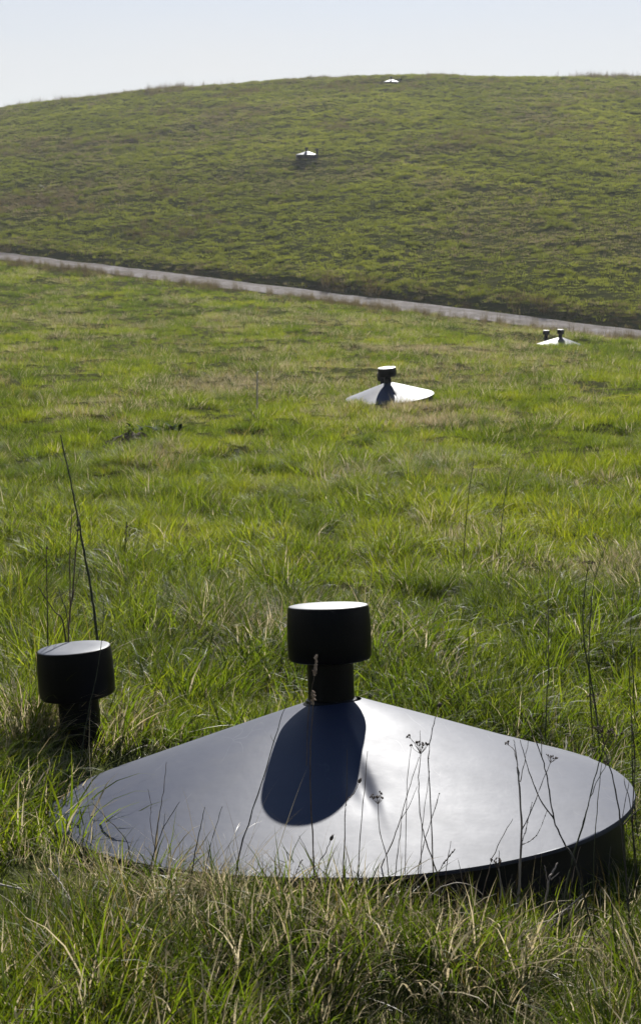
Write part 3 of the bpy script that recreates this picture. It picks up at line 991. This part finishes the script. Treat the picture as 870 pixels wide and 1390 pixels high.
stem('leaning stem with a dense brown umbel at the right end of the cone', 'olive', [([(757, 1300), (765, 1225), (779, 1160), (793, 1115), (806, 1060), (820, 1012)], 4.45, 4.75, .0034, .0014, True), ([(779, 1160), (795, 1105), (806, 1070), (822, 1040)], 4.56, 4.72, .0018, .0010, False)], [('umbel', 0, 0.085, 18), ('umbel', 1, 0.020, 5)])
stem('thin straight stem crossing the rim near the right tip of the cone', 'olive', [([(807, 1245), (806, 1170), (811, 1090), (817, 1035)], 4.6, 4.75, .0020, .0009, True)])
stem('dark thick stem crossing the right tip of the cone', 'dark', [([(858, 1290), (850, 1200), (842, 1115), (830, 1050), (818, 1015)], 4.6, 4.95, .0036, .0016, True), ([(846, 1120), (858, 1108), (870, 1098)], 4.75, 4.75, .0024, .0016, False)])
stem('small crossed stem at the very right tip of the cone rim', 'dark', [([(868, 1190), (856, 1100), (848, 1065), (847, 1050)], 4.9, 5.1, .0018, .0009, True), ([(845, 1110), (850, 1080), (856, 1055)], 4.95, 5.05, .0012, .0008, False)])
stem('pale forked stick standing in the shade under the right rim', 'grey', [([(733, 1310), (738, 1255), (744, 1200), (750, 1185), (757, 1172)], 4.35, 4.45, .0042, .0022, True), ([(738, 1272), (760, 1245), (793, 1213)], 4.38, 4.45, .0026, .0018, False), ([(744, 1202), (741, 1185), (739, 1175)], 4.42, 4.44, .002, .001, False), ([(748, 1195), (759, 1185)], 4.43, 4.44, .0018, .001, False)])
stem('thin bent stem rising to the rim left of the stout grey stem', 'brown', [([(646, 1260), (660, 1195), (675, 1150), (696, 1112)], 4.5, 4.62, .0020, .0008, True)])
stem('short grey twig with small bud under the rim left of the stout stem', 'grey', [([(690, 1280), (684, 1220), (678, 1185), (677, 1155)], 4.48, 4.56, .0022, .0009, True)])
stem('upright grass-like stem in the grass beyond the right tip of the cone', 'olive', [([(866, 1180), (860, 1080), (857, 990), (853, 880)], 6.3, 6.6, .0034, .0014, True)])
# more of the tangle in front of the rim
stem('wiry brown stem with two side shoots low in front of the rim centre', 'brown', [([(646, 1300), (640, 1240), (628, 1200), (622, 1168)], 4.35, 4.5, .0020, .0008, True), ([(637, 1230), (646, 1205), (652, 1188)], 4.4, 4.45, .0012, .0006, False), ([(640, 1245), (630, 1228), (618, 1216)], 4.4, 4.42, .0012, .0006, False)])
stem('thin arching straw stem bowed over in front of the rim', 'pale', [([(560, 1300), (572, 1235), (598, 1205), (632, 1200), (655, 1215)], 4.35, 4.4, .0018, .0008, True)])
stem('bent grey stalk with small umbel in the shade below the right rim', 'grey', [([(662, 1310), (668, 1250), (680, 1215), (676, 1180)], 4.4, 4.5, .0026, .0012, True)], [('umbel', 0, .045, 10)])
stem('slender brown stem with a side twig between the dark forked stem and rim tip', 'brown', [([(776, 1300), (772, 1240), (778, 1190), (788, 1150)], 4.4, 4.55, .0022, .0009, True), ([(773, 1235), (762, 1210), (760, 1190)], 4.43, 4.5, .0012, .0006, False)])
stem('dark twiggy stalk with many short shoots beyond the right tip of the cone', 'dark', [([(862, 1250), (864, 1180), (858, 1110), (862, 1040), (858, 985)], 5.2, 5.4, .0030, .0012, True), ([(861, 1150), (848, 1130)], 5.25, 5.25, .0016, .0008, False), ([(860, 1090), (872, 1060)], 5.3, 5.3, .0016, .0008, False), ([(861, 1050), (852, 1025)], 5.35, 5.35, .0014, .0007, False)], [('seeds', 0, 3, .005, 2)])
stem('brown stalk with a ragged umbel in the grass above the right tip of the cone', 'brown', [([(826, 1060), (822, 1020), (812, 985), (806, 955)], 7.4, 7.6, .0030, .0014, True)], [('umbel', 0, .075, 14)])
stem('thin dark stem in front of the straw at the lower right corner', 'dark', [([(836, 1320), (832, 1250), (826, 1190), (829, 1150)], 4.4, 4.6, .0022, .0009, True)])
stem('short brown stem with a nodding seed head right of the long curving stem', 'brown', [([(392, 1260), (396, 1215), (402, 1185), (410, 1168)], 4.5, 4.58, .0018, .0009, True)], [('seeds', 0, 2, .003, 2)])
# lower left
stem('long bleached stick lying bent across the lower left grass', 'pale', [([(141, 1312), (128, 1278), (108, 1252), (95, 1222), (80, 1196), (66, 1180)], 4.25, 4.5, .0034, .0022, True), ([(80, 1196), (80, 1178), (75, 1157)], 4.44, 4.52, .0020, .0012, False)], name='bleached_stick', cat='stick', group='bleached sticks in the foreground grass')
stem('short bleached stick right of the long bent one, lower left', 'pale', [([(154, 1312), (148, 1285), (138, 1260)], 4.25, 4.36, .0030, .0020, True)], name='bleached_stick', cat='stick', group='bleached sticks in the foreground grass')
stem('bleached straw lying level at the lower left edge', 'pale', [([(-14, 1198), (8, 1203), (29, 1207)], 4.42, 4.42, .0034, .0024, False)], name='bleached_stick', cat='stick', group='bleached sticks in the foreground grass')
# behind and beside the left pipe
gl = 'dead weed stems behind the left vent pipe'
stem('tall dark leaning cane rising behind the left vent pipe', 'olive', [([(137, 905), (131, 860), (124, 805), (114, 748), (104, 693), (93, 640), (82, 590)], 7.5, 7.7, .0075, .0030, True), ([(106, 715), (105, 700), (103, 690)], 7.5, 7.5, .004, .003, False)], group=gl)
stem('thin pale-tipped stem crossing in front of the left vent pipe', 'olive', [([(106, 1040), (112, 1013), (121, 960), (130, 923), (138, 870), (141, 815)], 6.35, 6.6, .0022, .0012, True)], group=gl)
stem('dark dock stem with beaded seed clusters left of the tall cane', 'olive', [([(65, 920), (65, 870), (64, 810), (63, 770), (63, 742)], 7.5, 7.55, .0034, .0016, True)], [('seeds', 0, 2, .0075, 5)], group=gl)
stem('brown branching stem between the dock stem and tall cane', 'brown', [([(92, 910), (93, 860), (99, 800), (102, 760), (106, 720), (107, 706)], 7.55, 7.6, .0048, .0022, True), ([(95, 845), (95, 800), (95, 745), (98, 690)], 7.58, 7.6, .0034, .0016, False), ([(98, 815), (104, 790), (112, 765)], 7.58, 7.55, .002, .001, False)], [('seeds', 0, 4, .008, 4)], group=gl)
stem('dark stem leaning left behind the drum cap', 'dark', [([(96, 900), (88, 855), (72, 828), (52, 797)], 7.45, 7.4, .0044, .0022, True)], group=gl)
stem('short straight stem leaning left beside the brown branching stem', 'olive', [([(96, 900), (92, 845), (84, 815), (78, 795)], 7.6, 7.6, .0032, .0016, True)], group=gl)
stem('short dark spike of seeds in the grass right of the tall cane', 'dark', [([(168, 770), (170, 745), (172, 708)], 15.2, 15.4, .008, .004, True)], [('seeds', 0, 1, .016, 3)], group=gl)
stem('twiggy stem with a fork beside the cone behind the left rim', 'olive', [([(183, 1045), (196, 1000), (213, 930), (243, 852)], 7.3, 7.5, .0028, .0012, True)], group=gl)
# right, standing in the field
gr = 'dead weed stems in the grass behind the cone'
stem('tall stem topped by a curled dry umbel at the right of the field', 'olive', [([(817, 1015), (811, 985), (803, 930), (794, 880), (791, 830), (797, 776)], 7.9, 8.2, .0050, .0024, True)], [('umbel', 0, 0.093, 16)], group=gr)
stem('tall bare stem leaning right just behind the curled umbel', 'olive', [([(806, 1000), (800, 920), (800, 860), (804, 805), (812, 770), (826, 730)], 8.3, 8.6, .0042, .0016, True)], group=gr)
stem('faint short umbel stem left of the curled umbel', 'brown', [([(748, 870), (744, 820), (744, 768)], 9.5, 9.7, .0032, .0015, True)], [('umbel', 0, 0.051, 10)], group=gr)
stem('thin dark stem standing in grass below the faint umbel', 'olive', [([(741, 1000), (742, 950), (745, 905), (736, 880)], 7.6, 7.8, .0034, .0016, True)], group=gr)
stem('round dry bud on a tall stem reaching the upper edge of the cone', 'brown', [([(592, 1250), (585, 1110), (582, 1030), (587, 990), (596, 960)], 4.6, 4.85, .0022, .0011, True)], [('pod', 0, .0085, 1.2)])
stem('thin upright stem at the far right edge near the curled umbel', 'olive', [([(866, 960), (858, 900), (856, 850), (860, 800)], 8.5, 8.6, .0030, .0014, True)], group=gr)
stem('slim pair of bare stalks in mid field right of centre', 'olive', [([(628, 735), (634, 690), (643, 625)], 15.5, 15.8, .0055, .003, True), ([(676, 742), (683, 690), (692, 640)], 15.5, 15.9, .005, .003, True)], group=gr)
stem('pale upright stake in the middle field left of the shiny cone', 'pale', [([(349, 527), (349, 515), (350, 504)], 38, 38, .022, .018, True)], name='marker_stake', cat='stake', group=None)
stem('pale fallen stem lying aslant in grass behind the left pipe', 'pale', [([(128, 745), (150, 750), (172, 760), (200, 772)], 15.9, 14.9, .009, .005, False)], name='bleached_stick', cat='stick', group='bleached sticks in the meadow')


# ------------------------------------------------------------------ mole-hill of bare soil and the dock growing on it
def soil_mound():
    c = at(176, 560, 31); g = gz(c.x, c.y)
    bm = bmesh.new()
    n = 40
    bmesh.ops.create_grid(bm, x_segments=n, y_segments=n, size=1)
    for v in bm.verts:
        x, y = v.co.x, v.co.y
        r = math.hypot(x, y)
        h = max(0, 1 - r) ** .8 * .22 + .20 * (vnoise(np.array([x * 5 + 9]), np.array([y * 5]), 5)[0] - .4) * max(0, 1.1 - r)
        wx, wy = x * .62, y * .5
        v.co = Vector((wx, wy, h + gz(c.x + wx, c.y + wy) - g - .03 - (.15 if r > 1 else 0)))
    me = bm_mesh(bm, 'soil_mound', 70); me.materials.append(M['soil'])
    o = link('soil_mound', me); o.location = (c.x, c.y, g)
    tag(o, 'low heap of bare brown soil in the grass, dock leaves at its top', 'soil heap')


def dock_plant():
    c = at(184, 552, 31.4); g = gz(c.x, c.y)
    root = bpy.data.objects.new('dock_plant', None); COL.objects.link(root); root.location = (c.x + .25, c.y - .1, g + .20)
    tag(root, 'clump of broad dark green dock leaves behind the heap of bare soil', 'plant')
    for k in range(22):
        az = random.uniform(0, 6.283); L = random.uniform(.22, .38); w = L * .30; ln = random.uniform(.3, 1.25)
        ox = random.uniform(-.45, .9); bm = bmesh.new(); prev = None
        for s in range(8):
            t = s / 7
            a = ln + t * .8
            hw = w * .5 * math.sin(math.pi * min(.98, .08 + .9 * t)) ** .7
            p = Vector((ox + math.cos(az) * L * t * math.sin(a), math.sin(az) * L * t * math.sin(a), L * t * math.cos(ln + t * .4)))
            sd = Vector((-math.sin(az), math.cos(az), 0)) * hw
            row = [bm.verts.new(p - sd + Vector((0, 0, .03 * hw / w))), bm.verts.new(p), bm.verts.new(p + sd + Vector((0, 0, .03 * hw / w)))]
            if prev:
                for j in range(2):
                    bm.faces.new((prev[j], prev[j + 1], row[j + 1], row[j]))
            prev = row
        me = bm_mesh(bm, 'leaf', 70); me.materials.append(M['leaf'])
        link('leaf', me, root)


soil_mound(); dock_plant()

# ------------------------------------------------------------------ light
HAZE = .00019
EXPO, SKY, SUN_E = 1.0, .055, 4.8
HZ = .80 / 2 ** EXPO / SKY
SUN_EL, SUN_AZ = R_(32), R_(5.8)                 # azimuth measured from +Y towards +X
S_ = Vector((math.cos(SUN_EL) * math.sin(SUN_AZ), math.cos(SUN_EL) * math.cos(SUN_AZ), math.sin(SUN_EL)))
sl = bpy.data.lights.new('sun', 'SUN'); sl.energy = SUN_E; sl.angle = R_(.55); sl.color = (1.0, .975, .93)
so = bpy.data.objects.new('sun', sl); COL.objects.link(so)
so.rotation_euler = S_.to_track_quat('Z', 'Y').to_euler()
so.location = (0, 30, 60)

w = bpy.data.worlds.new('World'); scene.world = w; w.use_nodes = True
nt = w.node_tree; nt.nodes.clear()
out = nt.nodes.new('ShaderNodeOutputWorld'); bg = nt.nodes.new('ShaderNodeBackground')
sky = nt.nodes.new('ShaderNodeTexSky'); sky.sky_type = 'NISHITA'; sky.sun_disc = False
sky.sun_elevation = SUN_EL; sky.sun_rotation = SUN_AZ
sky.air_density = 1.0; sky.dust_density = .12; sky.ozone_density = 4.0; sky.altitude = 20
tc = nt.nodes.new('ShaderNodeTexCoord')
sx = nt.nodes.new('ShaderNodeSeparateXYZ'); nt.links.new(tc.outputs['Generated'], sx.inputs[0])
# pale haze low over the horizon, thin high cloud above it
hz = ramp(nt, [(0.0, (.94, .94, .94)), (.16, (.86, .86, .86)), (.30, (.45, .45, .45)), (.46, (.0, .0, .0))], sx.outputs[2])
mp = nt.nodes.new('ShaderNodeMapping'); mp.inputs['Scale'].default_value = (1.2, 1.2, 4.5)
nt.links.new(tc.outputs['Generated'], mp.inputs['Vector'])
cl = ramp(nt, [(.42, (0, 0, 0)), (.75, (1, 1, 1))], noise(nt, mp.outputs[0], 2.0, 5, .55))
hzf = mth(nt, 'MULTIPLY', hz, mth(nt, 'ADD', .92, mth(nt, 'MULTIPLY', cl, .08)))
skyc = mixc(nt, hzf, sky.outputs[0], (HZ * 1.03, HZ * .985, HZ * .925, 1))
nt.links.new(skyc, bg.inputs['Color']); bg.inputs['Strength'].default_value = SKY
nt.links.new(bg.outputs[0], out.inputs['Surface'])

# ------------------------------------------------------------------ thin spring haze filling the air over the meadow
hm, hnt, hout = new_mat('thin_haze')
pv = hnt.nodes.new('ShaderNodeVolumePrincipled'); pv.inputs['Density'].default_value = HAZE
pv.inputs['Color'].default_value = (.93, .95, 1, 1); pv.inputs['Anisotropy'].default_value = .3
hnt.links.new(pv.outputs[0], hout.inputs['Volume'])
hb = bmesh.new(); bmesh.ops.create_cube(hb, size=1)
zlo = float(GZ.min()) - 1.5; zhi = float(GZ.max()) + 6
for v in hb.verts:
    v.co = Vector((v.co.x * 2 * (xs[-1] + 2), (ys[0] - 2) if v.co.y < 0 else (ys[-1] + 2), zlo if v.co.z < 0 else zhi))
hme = bpy.data.meshes.new('haze'); hb.to_mesh(hme); hb.free()
tag(link('haze', hme, mats=[hm]), kind='stuff')

# ------------------------------------------------------------------ camera
cam = bpy.data.cameras.new('camera'); co = bpy.data.objects.new('camera', cam); COL.objects.link(co)
co.location = (0, 0, 0); co.rotation_euler = (math.pi / 2 - PITCH, 0, 0)
cam.sensor_fit = 'HORIZONTAL'; cam.sensor_width = 24.0; cam.lens = 24 * F / 870
cam.shift_y = -45 / 870
cam.clip_start = .05; cam.clip_end = 3000
cam.dof.use_dof = True; cam.dof.focus_distance = 7.0; cam.dof.aperture_fstop = 8
scene.camera = co

vs = scene.view_settings
vs.view_transform = 'Standard'; vs.look = 'None'; vs.exposure = EXPO; vs.gamma = 1; vs.use_curve_mapping = False
scene.cycles.max_bounces = 8; scene.cycles.transparent_max_bounces = 4
scene.cycles.use_denoising = True
